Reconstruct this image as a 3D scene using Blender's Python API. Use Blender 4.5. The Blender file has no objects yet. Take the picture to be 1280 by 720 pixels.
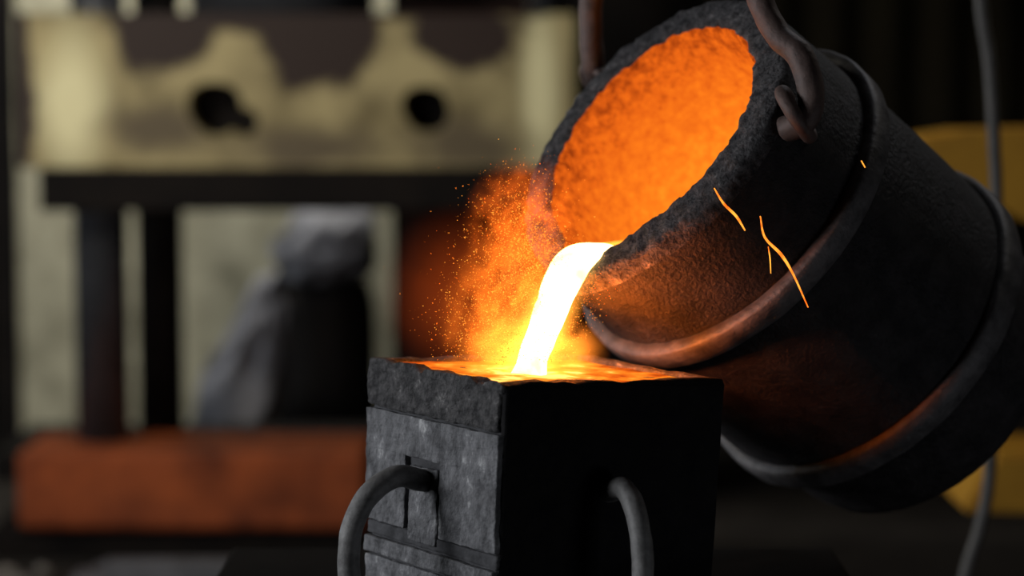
import bpy, bmesh, math, random
from mathutils import Vector, Matrix, noise
random.seed(7)
scene = bpy.context.scene
scene.view_settings.view_transform = 'Standard'

# ------------------------------------------------------------------ materials
def new_mat(name):
    m = bpy.data.materials.new(name); m.use_nodes = True
    nt = m.node_tree; nt.nodes.clear()
    out = nt.nodes.new('ShaderNodeOutputMaterial')
    return m, nt, out
def rough_mat(name, c1, c2, rough=0.6, metal=0.0, scale=20, bump=0.4, bscale=None, dist=0.003, c3=None, spec=0.5, lo=.35, hi=.65, stretch=(1,1,1)):
    m, nt, out = new_mat(name)
    N = nt.nodes; Lk = nt.links
    b = N.new('ShaderNodeBsdfPrincipled')
    tc = N.new('ShaderNodeTexCoord')
    mp = N.new('ShaderNodeMapping'); mp.inputs['Scale'].default_value = stretch
    Lk.new(tc.outputs['Object'], mp.inputs['Vector'])
    n = N.new('ShaderNodeTexNoise'); n.inputs['Scale'].default_value = scale; n.inputs['Detail'].default_value = 10
    n.inputs['Roughness'].default_value = .72
    r = N.new('ShaderNodeValToRGB')
    r.color_ramp.elements[0].position = lo; r.color_ramp.elements[0].color = (*c1, 1)
    r.color_ramp.elements[1].position = hi; r.color_ramp.elements[1].color = (*c2, 1)
    if c3:
        e = r.color_ramp.elements.new(hi+.1); e.color = (*c3, 1)
    Lk.new(mp.outputs['Vector'], n.inputs['Vector']); Lk.new(n.outputs['Fac'], r.inputs['Fac'])
    Lk.new(r.outputs['Color'], b.inputs['Base Color'])
    b.inputs['Metallic'].default_value = metal
    b.inputs['Specular IOR Level'].default_value = spec
    mr = N.new('ShaderNodeMapRange'); mr.inputs['To Min'].default_value = rough-.12; mr.inputs['To Max'].default_value = min(1, rough+.15)
    Lk.new(n.outputs['Fac'], mr.inputs['Value']); Lk.new(mr.outputs['Result'], b.inputs['Roughness'])
    n2 = N.new('ShaderNodeTexNoise'); n2.inputs['Scale'].default_value = bscale or scale*5; n2.inputs['Detail'].default_value = 6
    n2.inputs['Roughness'].default_value = .6
    Lk.new(mp.outputs['Vector'], n2.inputs['Vector'])
    bp = N.new('ShaderNodeBump'); bp.inputs['Strength'].default_value = bump; bp.inputs['Distance'].default_value = dist
    Lk.new(n2.outputs['Fac'], bp.inputs['Height']); Lk.new(bp.outputs['Normal'], b.inputs['Normal'])
    Lk.new(b.outputs['BSDF'], out.inputs['Surface'])
    return m
def glow_mat(name, stops, strength, scale=30, lo=.3, hi=.7, detail=6, hot=None):
    """hot=(x,y,z,r0,r1,amount): metal is hotter close to the place the stream lands"""
    m, nt, out = new_mat(name); N = nt.nodes; Lk = nt.links
    em = N.new('ShaderNodeEmission'); tc = N.new('ShaderNodeTexCoord')
    n = N.new('ShaderNodeTexNoise'); n.inputs['Scale'].default_value = scale; n.inputs['Detail'].default_value = detail
    r = N.new('ShaderNodeValToRGB'); cr = r.color_ramp
    cr.elements[0].position = lo; cr.elements[0].color = (*stops[0], 1)
    cr.elements[1].position = hi; cr.elements[1].color = (*stops[-1], 1)
    for i, s in enumerate(stops[1:-1]):
        e = cr.elements.new(lo+(hi-lo)*(i+1)/(len(stops)-1)); e.color = (*s, 1)
    Lk.new(tc.outputs['Object'], n.inputs['Vector'])
    src = n.outputs['Fac']
    if hot:
        d = N.new('ShaderNodeVectorMath'); d.operation='DISTANCE'; d.inputs[1].default_value = hot[:3]
        Lk.new(tc.outputs['Object'], d.inputs[0])
        mr = N.new('ShaderNodeMapRange'); mr.inputs['From Min'].default_value=hot[3]; mr.inputs['From Max'].default_value=hot[4]
        mr.inputs['To Min'].default_value=hot[5]; mr.inputs['To Max'].default_value=0
        Lk.new(d.outputs['Value'], mr.inputs['Value'])
        ad = N.new('ShaderNodeMath'); ad.operation='ADD'; Lk.new(src, ad.inputs[0]); Lk.new(mr.outputs['Result'], ad.inputs[1]); src = ad.outputs[0]
    Lk.new(src, r.inputs['Fac'])
    Lk.new(r.outputs['Color'], em.inputs['Color']); em.inputs['Strength'].default_value = strength
    Lk.new(em.outputs['Emission'], out.inputs['Surface'])
    return m

M_mould_cap = rough_mat('scorched_cast_iron', (.020,.019,.020), (.09,.086,.086), .8, .0, 65, 1.0, 170, .006, (.28,.27,.26), lo=.42, hi=.60)
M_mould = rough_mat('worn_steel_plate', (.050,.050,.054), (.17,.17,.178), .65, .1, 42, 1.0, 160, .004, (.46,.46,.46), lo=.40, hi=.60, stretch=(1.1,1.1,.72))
M_mould_dark = rough_mat('very_dark_iron', (.006,.006,.007), (.016,.015,.015), .85, .0, 30, .6, 90, .003, spec=.12)  # near-black iron for the right flank and right rim
M_seam = rough_mat('seam_iron', (.03,.03,.032), (.08,.08,.085), .8, .0, 40, .6, 90, .003, spec=.2)
M_handle = rough_mat('handle_steel', (.09,.088,.085), (.22,.215,.21), .6, .2, 50, .5, 170, .0015)
M_ladle = rough_mat('scorched_ladle_steel', (.009,.008,.009), (.034,.030,.031), .6, .1, 38, 1.0, 190, .004, (.10,.090,.088), lo=.4, hi=.64, spec=.35)
M_ladle_rim = rough_mat('ladle_refractory_rim', (.032,.031,.033), (.115,.11,.112), .9, 0, 80, 1.0, 190, .008, (.27,.26,.26), lo=.4,hi=.6, spec=.2)
M_band = rough_mat('ladle_band_steel', (.045,.042,.043), (.125,.117,.117), .55, .25, 40, .7, 150, .002)
M_bail = rough_mat('rusty_bail_steel', (.05,.032,.028), (.12,.08,.068), .6, .2, 35, .6, 120, .002)
M_press_dark = rough_mat('press_dark_iron', (.003,.0025,.0025), (.009,.007,.006), .7, .0, 6, .3, 40, .003, spec=.08)
M_column = rough_mat('press_column_steel', (.05,.053,.06), (.10,.105,.12), .28, .6, 3, .05, 20, .001)
M_orange = rough_mat('rusty_orange_beam', (.07,.016,.007), (.30,.070,.020), .7, 0, 5, .3, 40, .004, (.45,.15,.05), spec=.15)
M_wall = rough_mat('dark_workshop_wall', (.009,.007,.004), (.022,.018,.010), .9, 0, 1.5, .2, 10, .01, spec=.1)
M_cream_wall = rough_mat('stained_cream_board', (.13,.12,.075), (.42,.395,.28), .8, 0, 4.2, .2, 12, .01, (.75,.73,.63))
M_floor = rough_mat('foundry_sand_floor', (.010,.008,.007), (.026,.022,.018), .9, 0, 5, .8, 40, .02, spec=.1)
M_grey = rough_mat('grey_canvas', (.09,.09,.10), (.24,.24,.26), .7, 0, 6, .3, 30, .004, (.45,.45,.5))
M_plate_floor = rough_mat('blue_grey_steel', (.05,.053,.06), (.10,.105,.12), .55, .3, 8, .2, 40, .002)
M_yellow = rough_mat('dull_yellow_paint', (.30,.14,.006), (.46,.23,.012), .6, 0, 4, .2, 20, .003)
M_cable = rough_mat('grey_cable', (.05,.047,.043), (.10,.092,.085), .6, 0, 60, .3, 200, .001)

M_stream = glow_mat('white_hot_metal', [(1,.52,.10),(1,.68,.25)], 7.5, 25, .35,.6)
M_pool = glow_mat('molten_pool', [(.34,.04,.004),(.85,.12,.008),(1.05,.24,.015),(1.3,.46,.045),(2.4,1.2,.25)], 1.0, 32, .35,.83, 4, hot=(.015,2.545,.89,.01,.14,.32))
M_ladle_melt = glow_mat('ladle_melt', [(1,.24,.015),(1,.42,.05)], 2.2, 45, .35,.65)
M_spark = glow_mat('spark_glow', [(1,.13,.008),(1,.36,.04)], 1.8, 80, .4,.6)

def hot_lining():
    m, nt, out = new_mat('red_hot_lining'); N = nt.nodes; Lk = nt.links
    tc = N.new('ShaderNodeTexCoord'); sep = N.new('ShaderNodeSeparateXYZ'); Lk.new(tc.outputs['Object'], sep.inputs[0])
    n = N.new('ShaderNodeTexNoise'); n.inputs['Scale'].default_value = 75; n.inputs['Detail'].default_value = 8; n.inputs['Roughness'].default_value=.7
    Lk.new(tc.outputs['Object'], n.inputs['Vector'])
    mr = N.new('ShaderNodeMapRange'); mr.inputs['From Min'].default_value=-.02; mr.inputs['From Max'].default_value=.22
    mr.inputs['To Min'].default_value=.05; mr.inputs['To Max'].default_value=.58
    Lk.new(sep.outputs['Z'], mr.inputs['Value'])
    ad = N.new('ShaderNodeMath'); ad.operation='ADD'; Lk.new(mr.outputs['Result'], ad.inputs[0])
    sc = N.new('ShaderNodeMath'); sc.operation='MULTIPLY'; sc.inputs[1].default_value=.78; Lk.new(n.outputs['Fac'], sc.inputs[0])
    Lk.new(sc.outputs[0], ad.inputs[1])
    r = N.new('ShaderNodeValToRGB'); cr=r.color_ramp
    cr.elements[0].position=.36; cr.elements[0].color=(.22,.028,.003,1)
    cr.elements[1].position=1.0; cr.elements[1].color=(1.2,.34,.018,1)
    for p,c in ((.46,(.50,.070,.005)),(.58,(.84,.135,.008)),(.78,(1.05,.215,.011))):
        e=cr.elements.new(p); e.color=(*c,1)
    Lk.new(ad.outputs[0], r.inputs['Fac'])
    em=N.new('ShaderNodeEmission'); em.inputs['Strength'].default_value=1.0
    Lk.new(r.outputs['Color'], em.inputs['Color']); Lk.new(em.outputs[0], out.inputs['Surface'])
    return m
M_lining = hot_lining()

def peeled_lit_streaks():
    m, nt, out = new_mat('peeling_cream_paint_lit_streaks'); N=nt.nodes; Lk=nt.links
    tc=N.new('ShaderNodeTexCoord')
    nz=N.new('ShaderNodeTexNoise'); nz.inputs['Scale'].default_value=6; nz.inputs['Detail'].default_value=8; nz.inputs['Roughness'].default_value=.6
    Lk.new(tc.outputs['Object'], nz.inputs['Vector'])
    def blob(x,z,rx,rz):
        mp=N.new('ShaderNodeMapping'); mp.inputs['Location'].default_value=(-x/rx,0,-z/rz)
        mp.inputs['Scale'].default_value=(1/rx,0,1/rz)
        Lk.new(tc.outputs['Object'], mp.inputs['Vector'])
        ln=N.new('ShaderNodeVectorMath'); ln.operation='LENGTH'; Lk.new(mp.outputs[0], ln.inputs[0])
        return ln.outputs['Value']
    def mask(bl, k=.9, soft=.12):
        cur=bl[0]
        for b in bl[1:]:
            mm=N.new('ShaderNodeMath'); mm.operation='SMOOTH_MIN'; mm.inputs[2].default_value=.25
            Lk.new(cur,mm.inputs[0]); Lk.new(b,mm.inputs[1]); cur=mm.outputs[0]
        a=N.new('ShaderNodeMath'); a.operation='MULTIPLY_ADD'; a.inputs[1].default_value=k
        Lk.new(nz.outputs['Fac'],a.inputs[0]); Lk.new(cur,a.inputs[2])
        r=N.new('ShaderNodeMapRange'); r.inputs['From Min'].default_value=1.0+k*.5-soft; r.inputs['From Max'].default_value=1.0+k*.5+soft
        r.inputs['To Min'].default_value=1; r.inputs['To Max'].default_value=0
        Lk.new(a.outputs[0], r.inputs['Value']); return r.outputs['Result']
    base=N.new('ShaderNodeValToRGB'); base.color_ramp.elements[0].position=.35; base.color_ramp.elements[0].color=(.15,.12,.055,1)
    base.color_ramp.elements[1].position=.62; base.color_ramp.elements[1].color=(.36,.30,.15,1)
    Lk.new(nz.outputs['Fac'], base.inputs['Fac'])
    def mix(c,f,col):
        mx=N.new('ShaderNodeMix'); mx.data_type='RGBA'; mx.inputs['B'].default_value=(*col,1)
        Lk.new(c,mx.inputs['A']); Lk.new(f,mx.inputs['Factor']); return mx.outputs['Result']
    c=base.outputs['Color']
    c=mix(c, mask([blob(-1.09,1.14,.075,.15), blob(.07,1.16,.04,.2)],.9,.5), (.66,.61,.36))  # bright vertical light streaks, painted in as paler cream
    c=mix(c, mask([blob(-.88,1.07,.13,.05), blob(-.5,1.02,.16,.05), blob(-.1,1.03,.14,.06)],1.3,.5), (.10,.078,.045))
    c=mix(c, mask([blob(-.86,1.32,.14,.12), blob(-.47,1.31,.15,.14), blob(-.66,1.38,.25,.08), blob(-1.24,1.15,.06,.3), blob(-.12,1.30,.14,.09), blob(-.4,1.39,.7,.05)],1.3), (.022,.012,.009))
    b=N.new('ShaderNodeBsdfPrincipled'); b.inputs['Roughness'].default_value=.6; b.inputs['Specular IOR Level'].default_value=.25
    Lk.new(c,b.inputs['Base Color']); Lk.new(b.outputs[0], out.inputs['Surface'])
    return m
M_paint = peeled_lit_streaks()

# ------------------------------------------------------------------ mesh helpers
def link(ob, parent=None):
    scene.collection.objects.link(ob)
    if parent: ob.parent = parent
    return ob
def from_bm(name, bm, mats, parent=None, smooth=False):
    me = bpy.data.meshes.new(name); bmesh.ops.recalc_face_normals(bm, faces=bm.faces)
    bm.to_mesh(me); bm.free()
    for m in (mats if isinstance(mats,(list,tuple)) else [mats]): me.materials.append(m)
    if smooth:
        for p in me.polygons: p.use_smooth = True
    return link(bpy.data.objects.new(name, me), parent)
def empty(name, loc=(0,0,0)):
    e = bpy.data.objects.new(name, None); e.empty_display_size=.1; scene.collection.objects.link(e); return e
def box(name, x0,x1,y0,y1,z0,z1, mat, parent=None, bevel=.006, cuts=0, rough=0, rotz=0):
    bm = bmesh.new(); bmesh.ops.create_cube(bm, size=1)
    for v in bm.verts:
        v.co = Vector(((x0+x1)/2+v.co.x*(x1-x0), (y0+y1)/2+v.co.y*(y1-y0), (z0+z1)/2+v.co.z*(z1-z0)))
    if bevel: bmesh.ops.bevel(bm, geom=bm.edges[:], offset=bevel, segments=2, affect='EDGES', profile=.5)
    if cuts: bmesh.ops.subdivide_edges(bm, edges=bm.edges[:], cuts=cuts, use_grid_fill=True)
    if rough:
        for v in bm.verts: v.co += noise.noise_vector(v.co*9)*rough
    if rotz:
        bmesh.ops.rotate(bm, verts=bm.verts, cent=((x0+x1)/2,(y0+y1)/2,0), matrix=Matrix.Rotation(rotz,3,'Z'))
    return from_bm(name, bm, mat, parent)
def lathe(name, prof, origin, mat, parent=None, seg=48):
    bm=bmesh.new(); rings=[]
    for z,r in prof:
        rings.append([bm.verts.new((origin[0]+r*math.cos(2*math.pi*i/seg), origin[1]+r*math.sin(2*math.pi*i/seg), origin[2]+z)) for i in range(seg)])
    for a,b in zip(rings,rings[1:]):
        for i in range(seg): bm.faces.new((a[i],a[(i+1)%seg],b[(i+1)%seg],b[i]))
    bm.faces.new(rings[0]); bm.faces.new(rings[-1])
    return from_bm(name,bm,mat,parent,seg>8)
def catmull(P, n=8):
    P=[Vector(p) for p in P]; Q=[P[0]*2-P[1]]+P+[P[-1]*2-P[-2]]; out=[]
    for i in range(1,len(Q)-2):
        for k in range(n):
            t=k/n; a,b,c,d=Q[i-1],Q[i],Q[i+1],Q[i+2]
            out.append(.5*((2*b)+(c-a)*t+(2*a-5*b+4*c-d)*t*t+(3*b-a-3*c+d)*t**3))
    out.append(P[-1]); return out
def tube(name, pts, rad, mat, parent=None, seg=14, n=8, closed=False, rough=0, flat=1.0, upv=None):
    C=[Vector(p) for p in pts] if closed else catmull(pts,n)
    m=len(C)
    if isinstance(rad,(int,float)): R=[rad]*m
    else: R=[r.x for r in catmull([(r,0,0) for r in rad],n)]
    FL=[flat]*m if isinstance(flat,(int,float)) else [r.x for r in catmull([(r,0,0) for r in flat],n)]
    bm=bmesh.new(); rings=[]
    up=Vector(upv) if upv else None
    for i,p in enumerate(C):
        t=(C[(i+1)%m]-C[i-1]) if closed else (C[min(i+1,m-1)]-C[max(i-1,0)])
        t.normalize()
        if up is None: up = t.orthogonal().normalized()
        up=(up-t*up.dot(t)).normalized(); sd=t.cross(up)
        ring=[]
        for k in range(seg):
            a=2*math.pi*k/seg; q=p+up*(math.cos(a)*R[i])+sd*(math.sin(a)*R[i]*FL[i])
            if rough: q+=noise.noise_vector(q*60)*rough
            ring.append(bm.verts.new(q))
        rings.append(ring)
    for i in range(m if closed else m-1):
        a,b=rings[i],rings[(i+1)%m]
        for k in range(seg): bm.faces.new((a[k],a[(k+1)%seg],b[(k+1)%seg],b[k]))
    if not closed: bm.faces.new(rings[0]); bm.faces.new(rings[-1])
    return from_bm(name,bm,mat,parent,True)
def circle_pts(c, n, r, k=28, sx=1, up=None):
    c=Vector(c); n=Vector(n).normalized(); u=(Vector(up)-n*Vector(up).dot(n)).normalized() if up else n.orthogonal().normalized(); w=n.cross(u)
    return [c+u*math.cos(2*math.pi*i/k)*r*sx+w*math.sin(2*math.pi*i/k)*r for i in range(k)]

# ------------------------------------------------------------------ room
box('floor', -5,5,-2,9.6,-.1,0, M_floor, bevel=0)
box('ceiling', -5,5,-2,9.6,4.0,4.1, M_wall, bevel=0)
box('wall_left', -5.1,-5,-2,9.6,0,4, M_wall, bevel=0)
box('wall_right', 5,5.1,-2,9.6,0,4, M_wall, bevel=0)
box('wall_front', -5,5,-2.1,-2,0,4, M_wall, bevel=0)
bm=bmesh.new(); nx=400; vs=[]
for i in range(nx+1):
    x=-5+10*i/nx; y=9.5+.035*math.sin(x*2*math.pi/.22)
    vs.append((bm.verts.new((x,y,0)), bm.verts.new((x,y,4))))
for a,b in zip(vs,vs[1:]): bm.faces.new((a[0],b[0],b[1],a[1]))
from_bm('wall_back', bm, M_wall)

# ------------------------------------------------------------------ ingot mould
mould = empty('ingot_mould')
C0=Vector((-.0096,2.418,.893)); RU=Vector((.233,.12,-.011)); LV=Vector((-.146,.19,.004))
lu=RU.length; lv=LV.length
nL=Vector((-LV.y,LV.x,0)).normalized()
if nL.x>0: nL=-nL
nR=Vector((RU.y,-RU.x,0)).normalized()
def MP(a,b,w):   # a metres along right face, b metres along left face, w metres down
    u=a/lu; v=b/lv
    p=C0+RU*u+LV*v+Vector((0,0,-w)); p.x-=(.04-.02*v+.018*u)*w
    return p
def mbox(name,a0,a1,b0,b1,w0,w1,mat,bev=.003,cuts=8,rough=.0012,freq=45,chip=0):
    bm=bmesh.new(); bmesh.ops.create_cube(bm,size=1)
    for v in bm.verts: v.co=Vector(((a0+a1)/2+v.co.x*(a1-a0),(b0+b1)/2+v.co.y*(b1-b0),(w0+w1)/2+v.co.z*(w1-w0)))
    if bev: bmesh.ops.bevel(bm,geom=bm.edges[:],offset=bev,segments=2,affect='EDGES',profile=.5)
    bmesh.ops.subdivide_edges(bm,edges=[e for e in bm.edges if e.calc_length()>.008],cuts=cuts,use_grid_fill=True)
    for v in bm.verts:
        q=v.co.copy()
        v.co=MP(*v.co)+noise.noise_vector(q*freq)*rough+noise.noise_vector(q*freq*3)*rough*.5
        if chip and (q.z-w0)<.006:
            v.co.z-=max(0,noise.noise(q*38))*chip
    bmesh.ops.triangulate(bm, faces=[f for f in bm.faces if len(f.verts)>4])
    return from_bm(name,bm,mat,mould,False)
H=.272
mbox('cap_block', -.001,lu-.003,.004,lv+.001,.006,.052, [M_mould_cap],cuts=26,rough=.0024,freq=65)
t=.017
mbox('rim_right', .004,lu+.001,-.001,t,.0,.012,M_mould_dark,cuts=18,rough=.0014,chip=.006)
mbox('rim_back', -.001,lu+.001,lv-t,lv,.0,.012,M_mould_cap,cuts=16,rough=.0016,chip=.006)
mbox('rim_left', -.001,t,0,lv,.0,.012,M_mould_cap,cuts=26,rough=.0020,chip=.012)
mbox('rim_far', lu-t,lu,0,lv,.0,.014,M_mould_cap,cuts=16,rough=.0020,chip=.004)
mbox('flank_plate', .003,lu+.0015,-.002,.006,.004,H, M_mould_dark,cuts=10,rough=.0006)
mbox('body_core', .004,lu-.002,.003,lv-.004,.05,H, M_seam,cuts=4,rough=.0005)
def lplate(name,b0,b1,w0,w1,out,mat=M_mould,cuts=16,bev=.0018): return mbox(name,-out,.012,b0,b1,w0,w1,mat,bev=bev,cuts=cuts,rough=.0012,freq=75)
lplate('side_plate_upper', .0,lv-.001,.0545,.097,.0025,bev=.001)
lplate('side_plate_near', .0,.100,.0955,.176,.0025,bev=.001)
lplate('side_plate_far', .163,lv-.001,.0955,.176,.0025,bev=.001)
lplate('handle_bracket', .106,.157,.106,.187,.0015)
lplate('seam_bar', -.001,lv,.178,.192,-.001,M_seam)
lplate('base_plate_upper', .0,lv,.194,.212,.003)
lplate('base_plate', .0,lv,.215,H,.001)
bm=bmesh.new(); n=50; g=[]
for i in range(n+1):
    row=[]
    for j in range(n+1):
        a=.012+(lu-.024)*i/n; b=.012+(lv-.024)*j/n
        p=MP(a,b,.0045); p.z+=noise.noise(Vector((a,b,0))*40)*.0015
        row.append(bm.verts.new(p))
    g.append(row)
for i in range(n):
    for j in range(n): bm.faces.new((g[i][j],g[i+1][j],g[i+1][j+1],g[i][j+1]))
from_bm('molten_fill',bm,M_pool,mould,True)
def handle(name, base, nrm, out, rad):
    b=Vector(base); nrm=Vector(nrm)
    off=[(-.012,0),(.012,.006),(.045,.012),(.080,-.004),(.102,-.038),(.106,-.08),(.092,-.122),(.055,-.145),(.012,-.148),(-.012,-.146)]
    pts=[b+nrm*(o*out/.106 if o>0 else o)+Vector((0,0,z)) for o,z in off]
    return tube(name, pts, rad, M_handle, mould, rough=.0010)
pl=MP(0,.130,0); pl.z=.772
handle('handle_left', pl, nL, .100, .0118)
pr=MP(.128,0,0); pr.z=.768; pr.x-=.004
handle('handle_right', pr, nR, .07, .0112)
stand=empty('casting_stand')
zb=C0.z-H-.006
box('stand_top', -.35,.40,2.30,2.98,zb-.03,zb-.0005, M_press_dark, stand)
for i,(x,y) in enumerate(((-.3,2.35),(.35,2.35),(-.3,2.93),(.35,2.93))):
    box('leg_%d'%(i+1), x-.025,x+.025,y-.025,y+.025,0,zb-.03, M_press_dark, stand)
box('shelf', -.3,.35,2.35,2.93,.2,.22, M_press_dark, stand)

# ------------------------------------------------------------------ ladle
K=1.03
a_=Vector((.667,.450,-.595)).normalized()
l_=Vector((-.64,-.067,-.767)); l_=(l_-a_*l_.dot(a_)).normalized()
e_=l_.cross(a_)
if e_.y>0: e_=-e_
O=Vector((.154,2.705,1.138))
Yl=a_.cross(l_)
sgn = 1 if Yl.dot(e_)>0 else -1
Mw=Matrix((( l_.x,Yl.x,a_.x,O.x),(l_.y,Yl.y,a_.y,O.y),(l_.z,Yl.z,a_.z,O.z),(0,0,0,1)))
ladle=empty('pouring_ladle'); ladle.matrix_world=Mw
SA=math.radians(24)
th_s = SA*sgn
def sstep(x): x=max(0,min(1,x)); return x*x*(3-2*x)
def spoutw(th,t):
    d=(th-th_s+math.pi)%(2*math.pi)-math.pi
    return math.exp(-(d/.30)**2)*sstep(1-t/.10)
seg=220
prof=[(.285,0.0),(.285,.06),(.28,.10),(.26,.118),(.2,.124),(.14,.129),(.09,.132),(.06,.134),(.04,.1355),(.02,.137),(.006,.139),(0,.142),
      (-.002,.15),(-.001,.16),(-.002,.17),(0,.178),(.004,.183),(.02,.185),(.04,.187),(.06,.188),(.09,.190),(.12,.192),(.16,.197),(.2,.199),(.25,.201),(.3,.202),(.36,.202),(.392,.202),
      (.396,.193),(.44,.191),(.48,.188),(.505,.182),(.520,.168),(.526,.15),(.527,.10),(.527,0.0)]
bm=bmesh.new(); rings=[]
for k,(t,r) in enumerate(prof):
    ring=[]
    inner=k<=11
    for i in range(seg):
        th=2*math.pi*i/seg; w=spoutw(th,t)
        rr=(r+(.036 if inner else .018)*w)*K
        tt=(t-.004*w)*K
        q=Vector((rr*math.cos(th),rr*math.sin(th),tt))
        amp=.0032 if 9<=k<=16 else .0007
        if r>0: q+=noise.noise_vector(q*75)*amp+noise.noise_vector(q*170)*amp*.6
        ring.append(bm.verts.new(q))
    rings.append(ring)
for k,(A,B) in enumerate(zip(rings,rings[1:])):
    for i in range(seg):
        try: f=bm.faces.new((A[i],A[(i+1)%seg],B[(i+1)%seg],B[i]))
        except ValueError: continue
        f.material_index = 0 if k<11 else (1 if k<17 else 2)
bmesh.ops.remove_doubles(bm,verts=bm.verts,dist=.00005)
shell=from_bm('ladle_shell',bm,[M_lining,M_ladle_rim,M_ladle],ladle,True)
def band(name,prof):
    bm=bmesh.new(); rs=[]
    for t,r in prof:
        t*=K; r*=K
        rs.append([bm.verts.new(Vector((r*math.cos(2*math.pi*i/seg),r*math.sin(2*math.pi*i/seg),t))+noise.noise_vector(Vector((math.cos(2*math.pi*i/seg)*r,math.sin(2*math.pi*i/seg)*r,t))*30)*.0010) for i in range(seg)])
    m=len(rs)
    for k in range(m):
        A,B=rs[k],rs[(k+1)%m]
        for i in range(seg): bm.faces.new((A[i],A[(i+1)%seg],B[(i+1)%seg],B[i]))
    return from_bm(name,bm,M_band,ladle,True)
band('upper_band',[(.124,.188),(.1245,.205),(.127,.208),(.134,.209),(.149,.209),(.152,.206),(.153,.192)])
band('lower_band',[(.364,.195),(.3645,.209),(.367,.213),(.378,.214),(.394,.214),(.397,.211),(.398,.188)])
Mi=Mw.inverted()
lipdir=(l_*math.cos(SA)+e_*math.sin(SA))
lip=O+lipdir*.176*K+a_*(-.004)
zl=lip.z+.013
cc=O+a_*.12+lipdir*.06; cc.z=zl
def inside(p):
    q=Mi@p; th=math.atan2(q.y,q.x); r=math.hypot(q.x,q.y)
    if q.z>.285 or q.z<-.006: return False
    return r<K*(.136+.036*spoutw(th,max(q.z/K,0)))+.003
bm=bmesh.new(); cv=bm.verts.new(cc); rim=[]
for i in range(160):
    an=2*math.pi*i/160; d=Vector((math.cos(an),math.sin(an),0)); k=0
    while k<.5 and inside(cc+d*k): k+=.002
    rim.append(bm.verts.new(cc+d*k))
for i in range(160): bm.faces.new((cv,rim[i],rim[(i+1)%160]))
pool=from_bm('ladle_melt',bm,M_ladle_melt,None); pool.parent=ladle; pool.matrix_parent_inverse=Mi

def wtube(name,*a,**k):
    o=tube(name,*a,**k); o.parent=ladle; o.matrix_parent_inverse=Mi; return o
near=Vector((.301,2.569,1.160)); far=Vector((.104,2.905,1.192))
wtube('lug_near', circle_pts(near,(.55,-.1,.35),.027,30,1.2,(0,-1,.3)), .0085, M_bail, closed=True)
wtube('lug_far', circle_pts(far,(.6,.3,.5),.024), .0075, M_bail, closed=True)
top=Vector((.18,2.74,1.56))
wtube('bail',[near+Vector((-.012,-.006,-.016)),near+Vector((.006,-.020,-.006)),near+Vector((.014,-.018,.02)),near+Vector((.004,-.008,.06)),Vector((.282,2.58,1.245)),Vector((.262,2.595,1.29)),Vector((.235,2.63,1.40)),Vector((.215,2.68,1.50)),top,
   Vector((.14,2.80,1.50)),Vector((.105,2.86,1.38)),Vector((.094,2.885,1.29)),Vector((.096,2.89,1.22)),far+Vector((0,.008,0)),far+Vector((.006,.02,-.012))], .0145, M_bail, rough=.0015)
hook=empty('crane_hook')
tube('hook_body',[top+Vector((.03,-.02,-.015)),top+Vector((.04,-.02,-.04)),top+Vector((.01,-.0,-.062)),top+Vector((-.04,.01,-.03)),top+Vector((-.05,.015,.04)),top+Vector((-.0,.0,.09)),top+Vector((0,0,.14))],.017,M_press_dark,hook)
z=top.z+.15; i=0
while z<3.98:
    tube('chain_link_%d'%i, circle_pts(top+Vector((0,0,z-top.z)), (1,0,0) if i%2 else (0,1,0), .018,16,1.7,(0,0,1)), .006, M_press_dark, hook, seg=8, closed=True)
    z+=.048; i+=1

# ------------------------------------------------------------------ stream
S=[lip+Vector((.036,.034,.014)),lip+Vector((.018,.016,.015)),lip+Vector((.000,.000,.010)),lip+Vector((-.015,-.014,-.008)),
   Vector((.044,2.588,.955)),Vector((.031,2.570,.924)),Vector((.022,2.556,.900)),Vector((.018,2.548,.882))]
tube('molten_metal_stream', S, [.018,.027,.031,.028,.0225,.0190,.0170,.019], M_stream, seg=28, n=10, rough=.0014, flat=[.2,.28,.35,.5,.65,.75,.85,1], upv=(1,-.25,0))

# ------------------------------------------------------------------ sparks
def spark_cloud(name, count, fn, smin, smax):
    bm=bmesh.new()
    for _ in range(count):
        c=fn(); s=smin+(smax-smin)*random.random()**2.5
        d=Vector((random.gauss(0,1),random.gauss(0,1),random.gauss(0,1))).normalized()
        u=d.orthogonal().normalized(); w=d.cross(u); L=s*random.uniform(1,2.0)
        vs=[bm.verts.new(c+d*L),bm.verts.new(c-d*L)]+[bm.verts.new(c+u*s*math.cos(k*2.094)+w*s*math.sin(k*2.094)) for k in range(3)]
        for k in range(3):
            bm.faces.new((vs[0],vs[2+k],vs[2+(k+1)%3])); bm.faces.new((vs[1],vs[2+(k+1)%3],vs[2+k]))
    return from_bm(name,bm,M_spark)
SP=catmull(S[2:],10)
def f1():
    p=random.choice(SP).copy(); k=abs(random.gauss(0,1)); q=random.random()
    if q<.78:
        p+=Vector((-.018-.031*k+random.gauss(0,.010), random.gauss(-.01,.025), random.gauss(.005,.022)+.020*k))
    elif q<.90:
        p=Vector((random.gauss(.010,.025),random.gauss(2.59,.02),random.gauss(1.045,.030)))
    else:
        p+=Vector((.012+.014*k+random.gauss(0,.006), random.gauss(-.01,.02), -.02+random.gauss(0,.015)))
    if p.z<.9: p.z=.9+random.random()*.03
    return p
spark_cloud('spark_spray', 13000, f1, .00014, .00066)
fs=empty('flying_sparks')
tube('spark_1',[(.209,2.50,1.085),(.219,2.50,1.069),(.232,2.50,1.056),(.2415,2.50,1.041)],[.0006,.0012,.0014,.0007],M_spark,fs,seg=6)
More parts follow.
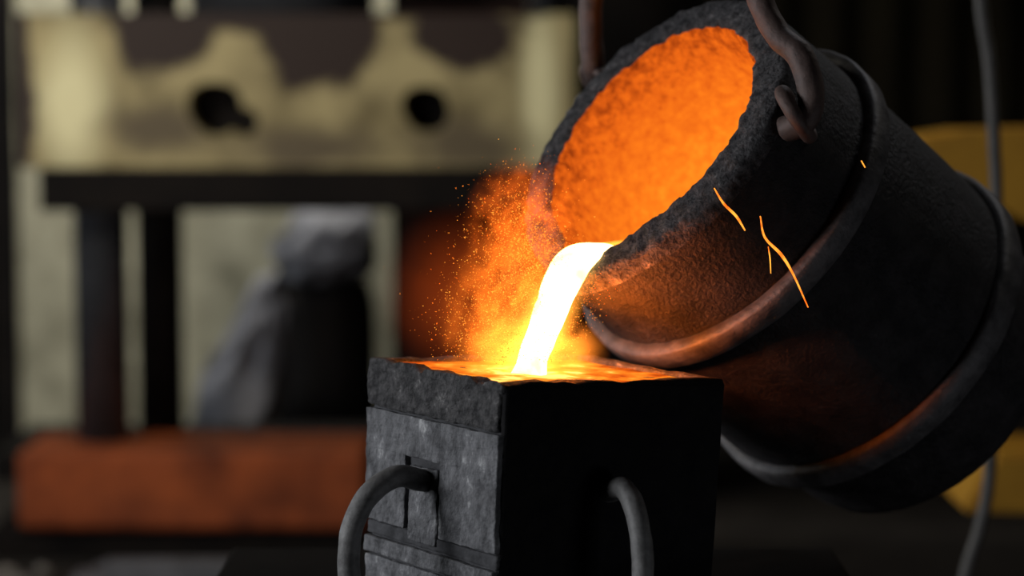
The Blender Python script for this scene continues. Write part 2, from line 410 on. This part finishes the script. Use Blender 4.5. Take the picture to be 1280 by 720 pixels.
tube('spark_2',[(.257,2.50,1.056),(.262,2.50,1.034),(.279,2.50,1.016),(.292,2.50,.995),(.3076,2.50,.961)],[.0006,.0012,.0016,.0011,.0006],M_spark,fs,seg=6)
tube('spark_3',[(.266,2.505,1.024),(.268,2.505,1.012),(.269,2.505,.996)],[.0004,.0007,.0004],M_spark,fs,seg=6)
tube('spark_4',[(.358,2.48,1.114),(.362,2.48,1.107)],[.0006,.0006],M_spark,fs,seg=6)

fm=empty('metal_fume')
def fume(name, c, rx,ry,rz, strength, scale, nlo=.38, nhi=.66, tilt=0, col=(1,.20,.015)):
    bm=bmesh.new(); bmesh.ops.create_icosphere(bm,subdivisions=3,radius=1)
    m,nt,out=new_mat(name+'_glow'); N=nt.nodes; Lk=nt.links
    tc=N.new('ShaderNodeTexCoord')
    ln=N.new('ShaderNodeVectorMath'); ln.operation='LENGTH'; Lk.new(tc.outputs['Object'],ln.inputs[0])
    fr=N.new('ShaderNodeMapRange'); fr.inputs['From Min'].default_value=.05; fr.inputs['From Max'].default_value=1; fr.inputs['To Min'].default_value=1; fr.inputs['To Max'].default_value=0
    fr.interpolation_type='SMOOTHSTEP'
    Lk.new(ln.outputs['Value'],fr.inputs['Value'])
    nz=N.new('ShaderNodeTexNoise'); nz.inputs['Scale'].default_value=scale; nz.inputs['Detail'].default_value=6; nz.inputs['Roughness'].default_value=.62; nz.inputs['Distortion'].default_value=.5
    Lk.new(tc.outputs['Object'],nz.inputs['Vector'])
    nr=N.new('ShaderNodeMapRange'); nr.inputs['From Min'].default_value=nlo; nr.inputs['From Max'].default_value=nhi
    Lk.new(nz.outputs['Fac'],nr.inputs['Value'])
    mu=N.new('ShaderNodeMath'); mu.operation='MULTIPLY'; Lk.new(fr.outputs['Result'],mu.inputs[0]); Lk.new(nr.outputs['Result'],mu.inputs[1])
    ms=N.new('ShaderNodeMath'); ms.operation='MULTIPLY'; ms.inputs[1].default_value=strength; Lk.new(mu.outputs[0],ms.inputs[0])
    em=N.new('ShaderNodeEmission'); em.inputs['Color'].default_value=(*col,1); Lk.new(ms.outputs[0],em.inputs['Strength'])
    Lk.new(em.outputs[0],out.inputs['Volume'])
    ob=from_bm(name,bm,m,fm); ob.location=c; ob.scale=(rx,ry,rz); ob.rotation_euler=(0,tilt,0); return ob
fume('plume',(.000,2.555,.960),.080,.045,.115,95,3.4,.44,.66,tilt=math.radians(24),col=(1,.19,.014))
fume('plume_upper',(.010,2.60,1.045),.068,.045,.080,52,3.2,.44,.62,tilt=math.radians(15),col=(1,.15,.010))
fume('plume_haze',(-.045,2.60,.965),.11,.06,.11,5,1.8,.1,.7,col=(1,.13,.010))
fume('plume_foot',(.022,2.54,.910),.085,.05,.050,140,2.6,.34,.58,col=(1,.24,.02))
fume('stream_halo',(.036,2.568,.94),.036,.026,.090,150,1.5,.1,.6,tilt=math.radians(26),col=(1,.34,.035))  # added glowing volume, imitates the bloom at the stream's edges

# ------------------------------------------------------------------ hydraulic press
press=empty('hydraulic_press')
cu=bpy.data.curves.new('plate','CURVE'); cu.dimensions='2D'; cu.fill_mode='BOTH'; cu.extrude=.045; cu.bevel_depth=.004
def spl(pts):
    s=cu.splines.new('POLY'); s.points.add(len(pts)-1)
    for p,(x,y) in zip(s.points,pts): p.co=(x,y,0,1)
    s.use_cyclic_u=True
spl([(-1.22,.978),(.15,.978),(.15,1.352),(-1.22,1.352)])
def union_outline(c1,r1,c2,r2,n=72):
    out=[]
    for i in range(n):
        a=2*math.pi*i/n; d=Vector((math.cos(a),math.sin(a))); o=Vector(c2)-Vector(c1)
        best=r1*(1+.05*math.sin(3*a)); b=d.dot(o); disc=b*b-(o.length_squared-r2*r2)
        if disc>0: best=max(best,b+math.sqrt(disc))
        out.append((c1[0]+d.x*best,c1[1]+d.y*best))
    return out
spl(union_outline((-.736,1.122),.070,(-.665,1.088),.040))
spl(union_outline((-.216,1.122),.060,(-.205,1.112),.054))
tmp=bpy.data.objects.new('tmp',cu); scene.collection.objects.link(tmp)
bpy.context.view_layer.update()
dg=bpy.context.evaluated_depsgraph_get()
me=bpy.data.meshes.new_from_object(tmp.evaluated_get(dg)); bpy.data.objects.remove(tmp)
me.transform(Matrix.Translation((0,6.05,0))@Matrix.Rotation(math.pi/2,4,'X'))
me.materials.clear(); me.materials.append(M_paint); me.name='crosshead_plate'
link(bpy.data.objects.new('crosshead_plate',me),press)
box('crosshead_rear',-1.20,.13,6.11,6.5,.99,1.34,M_press_dark,press)
box('lower_platen',-1.17,.18,5.98,6.5,.868,.974,M_press_dark,press)
box('top_frame',-1.35,.35,6.15,6.6,1.9,2.3,M_press_dark,press)
lathe('ram_cylinder',[(0,.2),(.02,.24),(.56,.24)],(-.6,6.35,1.34),M_column,press)
for nme,x,r,y in (('column_1',-1.045,.068,6.13),('column_2',-.925,.060,6.33),('column_3',.09,.05,6.3)):
    lathe(nme,[(0,r),(1.7,r)],(x,y,.2),M_column if nme=='column_1' else M_press_dark,press)
lathe('guide_rod',[(0,.03),(1,.03)],(.085,6.06,1.34),M_column,press)
box('press_bed',-1.30,-.30,5.98,6.5,.19,.262,M_press_dark,press)
box('base_beam',-1.220,-.362,5.90,6.25,.083,.275,M_orange,press,bevel=.012,cuts=3,rough=.004)
box('base_foot',-1.3,-.2,5.93,6.5,0,.080,M_press_dark,press)
cab=empty('control_cabinet')
M_door=rough_mat('rusty_brown_door',(.018,.007,.005),(.034,.015,.011),.7,0,5,spec=.1)
box('cabinet_body',-.34,.55,6.85,7.3,0,1.5,M_press_dark,cab)
box('cabinet_door',-.30,.05,6.83,6.85,.1,1.4,M_door,cab)
box('cabinet_handle',0,.02,6.80,6.83,.6,.75,M_column,cab)
part=empty('cream_partition')
box('partition_panel',-1.56,-.36,7.62,7.68,0,1.9,M_cream_wall,part)
for i,x in enumerate((-1.60,-.32)): box('partition_post_%d'%i,x-.03,x+.03,7.60,7.70,0,1.95,M_press_dark,part)
bag=empty('canvas_covered_drum')
bm=bmesh.new(); bmesh.ops.create_icosphere(bm,subdivisions=4,radius=1)
for v in bm.verts:
    q=v.co.copy(); v.co=Vector((-.55+q.x*.15+.03*q.z, 7.1+q.y*.15, .70+q.z*.13))+noise.noise_vector(q*2.2)*.04
from_bm('canvas_cover',bm,M_grey,bag,True)
lathe('drum',[(0,.15),(.3,.16),(.32,.15),(.52,.15),(.60,.13)],(-.55,7.1,.0),M_press_dark,bag)
bm=bmesh.new(); bmesh.ops.create_icosphere(bm,subdivisions=4,radius=1)
for v in bm.verts:
    q=v.co.copy(); k=1-.55*max(0,q.z); v.co=Vector((-.76+q.x*.12*k+.09*q.z, 6.74+q.y*.11*k, .33+q.z*.33))+noise.noise_vector(q*2.5)*.03
from_bm('sand_sack',bm,M_grey,None,True)
sc=empty('steel_bar_stack')
box('bar_1',-1.02,-.42,5.50,5.62,0,.045,M_plate_floor,sc)
box('bar_2',-1.0,-.5,5.64,5.74,0,.035,M_plate_floor,sc)
box('bar_3',-.95,-.45,5.52,5.60,.046,.075,M_plate_floor,sc,rotz=.05)
bm=bmesh.new()
for _ in range(60):
    r=random.uniform(.012,.035)
    mt=Matrix.Translation((random.uniform(-1.8,-1.1),random.uniform(5.35,5.8),r*.6))@Matrix.Diagonal((1,random.uniform(.6,1.2),.7,1))
    ret=bmesh.ops.create_icosphere(bm,subdivisions=1,radius=r,matrix=mt)
    for v in ret['verts']: v.co+=noise.noise_vector(v.co*40)*.01
from_bm('scrap_rubble',bm,rough_mat('rubble',(.06,.055,.05),(.2,.18,.16),.8,0,12))

# ------------------------------------------------------------------ yellow gantry and cable
ym=empty('yellow_gantry_frame')
bm=bmesh.new()
def prism(bm,poly,y0,y1):
    A=[bm.verts.new((x,y0,z)) for x,z in poly]; B=[bm.verts.new((x,y1,z)) for x,z in poly]
    bm.faces.new(A); bm.faces.new(B[::-1])
    for i in range(len(A)): bm.faces.new((A[i],A[(i+1)%len(A)],B[(i+1)%len(B)],B[i]))
prism(bm,[(.745,1.085),(.84,1.10),(1.6,1.12),(1.6,.92),(.95,.93),(.86,.99),(.75,1.03)],4.45,4.7)
prism(bm,[(.90,.50),(1.6,.52),(1.6,.37),(.84,.39)],4.45,4.7)
prism(bm,[(1.15,0),(1.4,0),(1.4,1.0),(1.15,1.0)],4.47,4.68)
bmesh.ops.bevel(bm,geom=bm.edges[:],offset=.01,segments=2,affect='EDGES')
from_bm('frame_body',bm,M_yellow,ym)
box('frame_foot',1.0,1.6,4.35,4.8,0,.05,M_press_dark,ym)
tube('hanging_cable',[(.70,3.6,3.98),(.69,3.6,2.2),(.685,3.6,1.5),(.694,3.6,1.31),(.708,3.6,1.22),(.717,3.6,1.1),(.722,3.6,1.0),(.722,3.6,.75),(.718,3.6,.6),(.705,3.6,.52),(.685,3.6,.45),(.66,3.6,.30),(.66,3.62,.12),(.70,3.7,.012),(.95,3.8,.01)],.0095,M_cable)

# ------------------------------------------------------------------ lights
def area(name,loc,tgt,size,energy,color):
    l=bpy.data.lights.new(name,'AREA'); l.size=size; l.energy=energy; l.color=color
    o=bpy.data.objects.new(name,l); o.location=loc
    o.rotation_euler=(Vector(tgt)-Vector(loc)).to_track_quat('-Z','Y').to_euler(); link(o); return o
def point(name,loc,r,energy,color):
    l=bpy.data.lights.new(name,'POINT'); l.shadow_soft_size=r; l.energy=energy; l.color=color
    o=bpy.data.objects.new(name,l); o.location=loc; link(o); return o
area('side_key_light',(-2.6,1.9,1.35),(0,2.6,.85),.8,46,(.92,.95,1))  # unseen cool key from the left, lights the mould's left face
area('low_fill_light',(1.5,1.3,.35),(.5,3.0,.85),.5,2.4,(.88,.92,1))
area('overhead_fill_light',(1.2,4.2,3.2),(.4,2.8,1),.8,9,(.9,.92,1))  # unseen fill, added for soft highlights on the ladle bands
area('press_fill_light',(-1.6,4.2,2.3),(-.5,6.05,1.0),.4,32,(1,.93,.8))  # unseen fill, added to light the crosshead plate
area('column_streak_light',(-3.6,5.6,1.3),(-1,6.2,.8),.8,26,(.85,.92,1))  # added unseen light for streaks on the columns' left edges, no window
area('base_fill_light',(-1.1,4.6,.9),(-.9,6.0,.15),.3,2.3,(1,.85,.7))  # unseen fill, added to brighten the low parts of the press
area('partition_fill_light',(-1.0,7.0,2.4),(-.7,7.6,.6),.5,38,(1,.97,.90))  # unseen fill behind the press, added to brighten the cream panel
area('gantry_light',(1.6,3.6,2.6),(1.0,4.6,.9),.4,3.0,(1,.9,.7))
point('melt_glow',(.085,2.565,.918),.015,2.6,(1,.18,.02))
w=bpy.data.worlds.new('World'); scene.world=w; w.use_nodes=True
w.node_tree.nodes['Background'].inputs[0].default_value=(.05,.06,.08,1); w.node_tree.nodes['Background'].inputs[1].default_value=.3

# ------------------------------------------------------------------ camera
cam=bpy.data.cameras.new('camera'); co=bpy.data.objects.new('camera',cam); link(co)
co.location=(0,0,1.2); co.rotation_euler=(math.radians(90-5.0),0,0)
cam.lens=85; cam.sensor_width=36; cam.clip_start=.05
cam.dof.use_dof=True; cam.dof.focus_distance=2.53; cam.dof.aperture_fstop=2.2
scene.camera=co
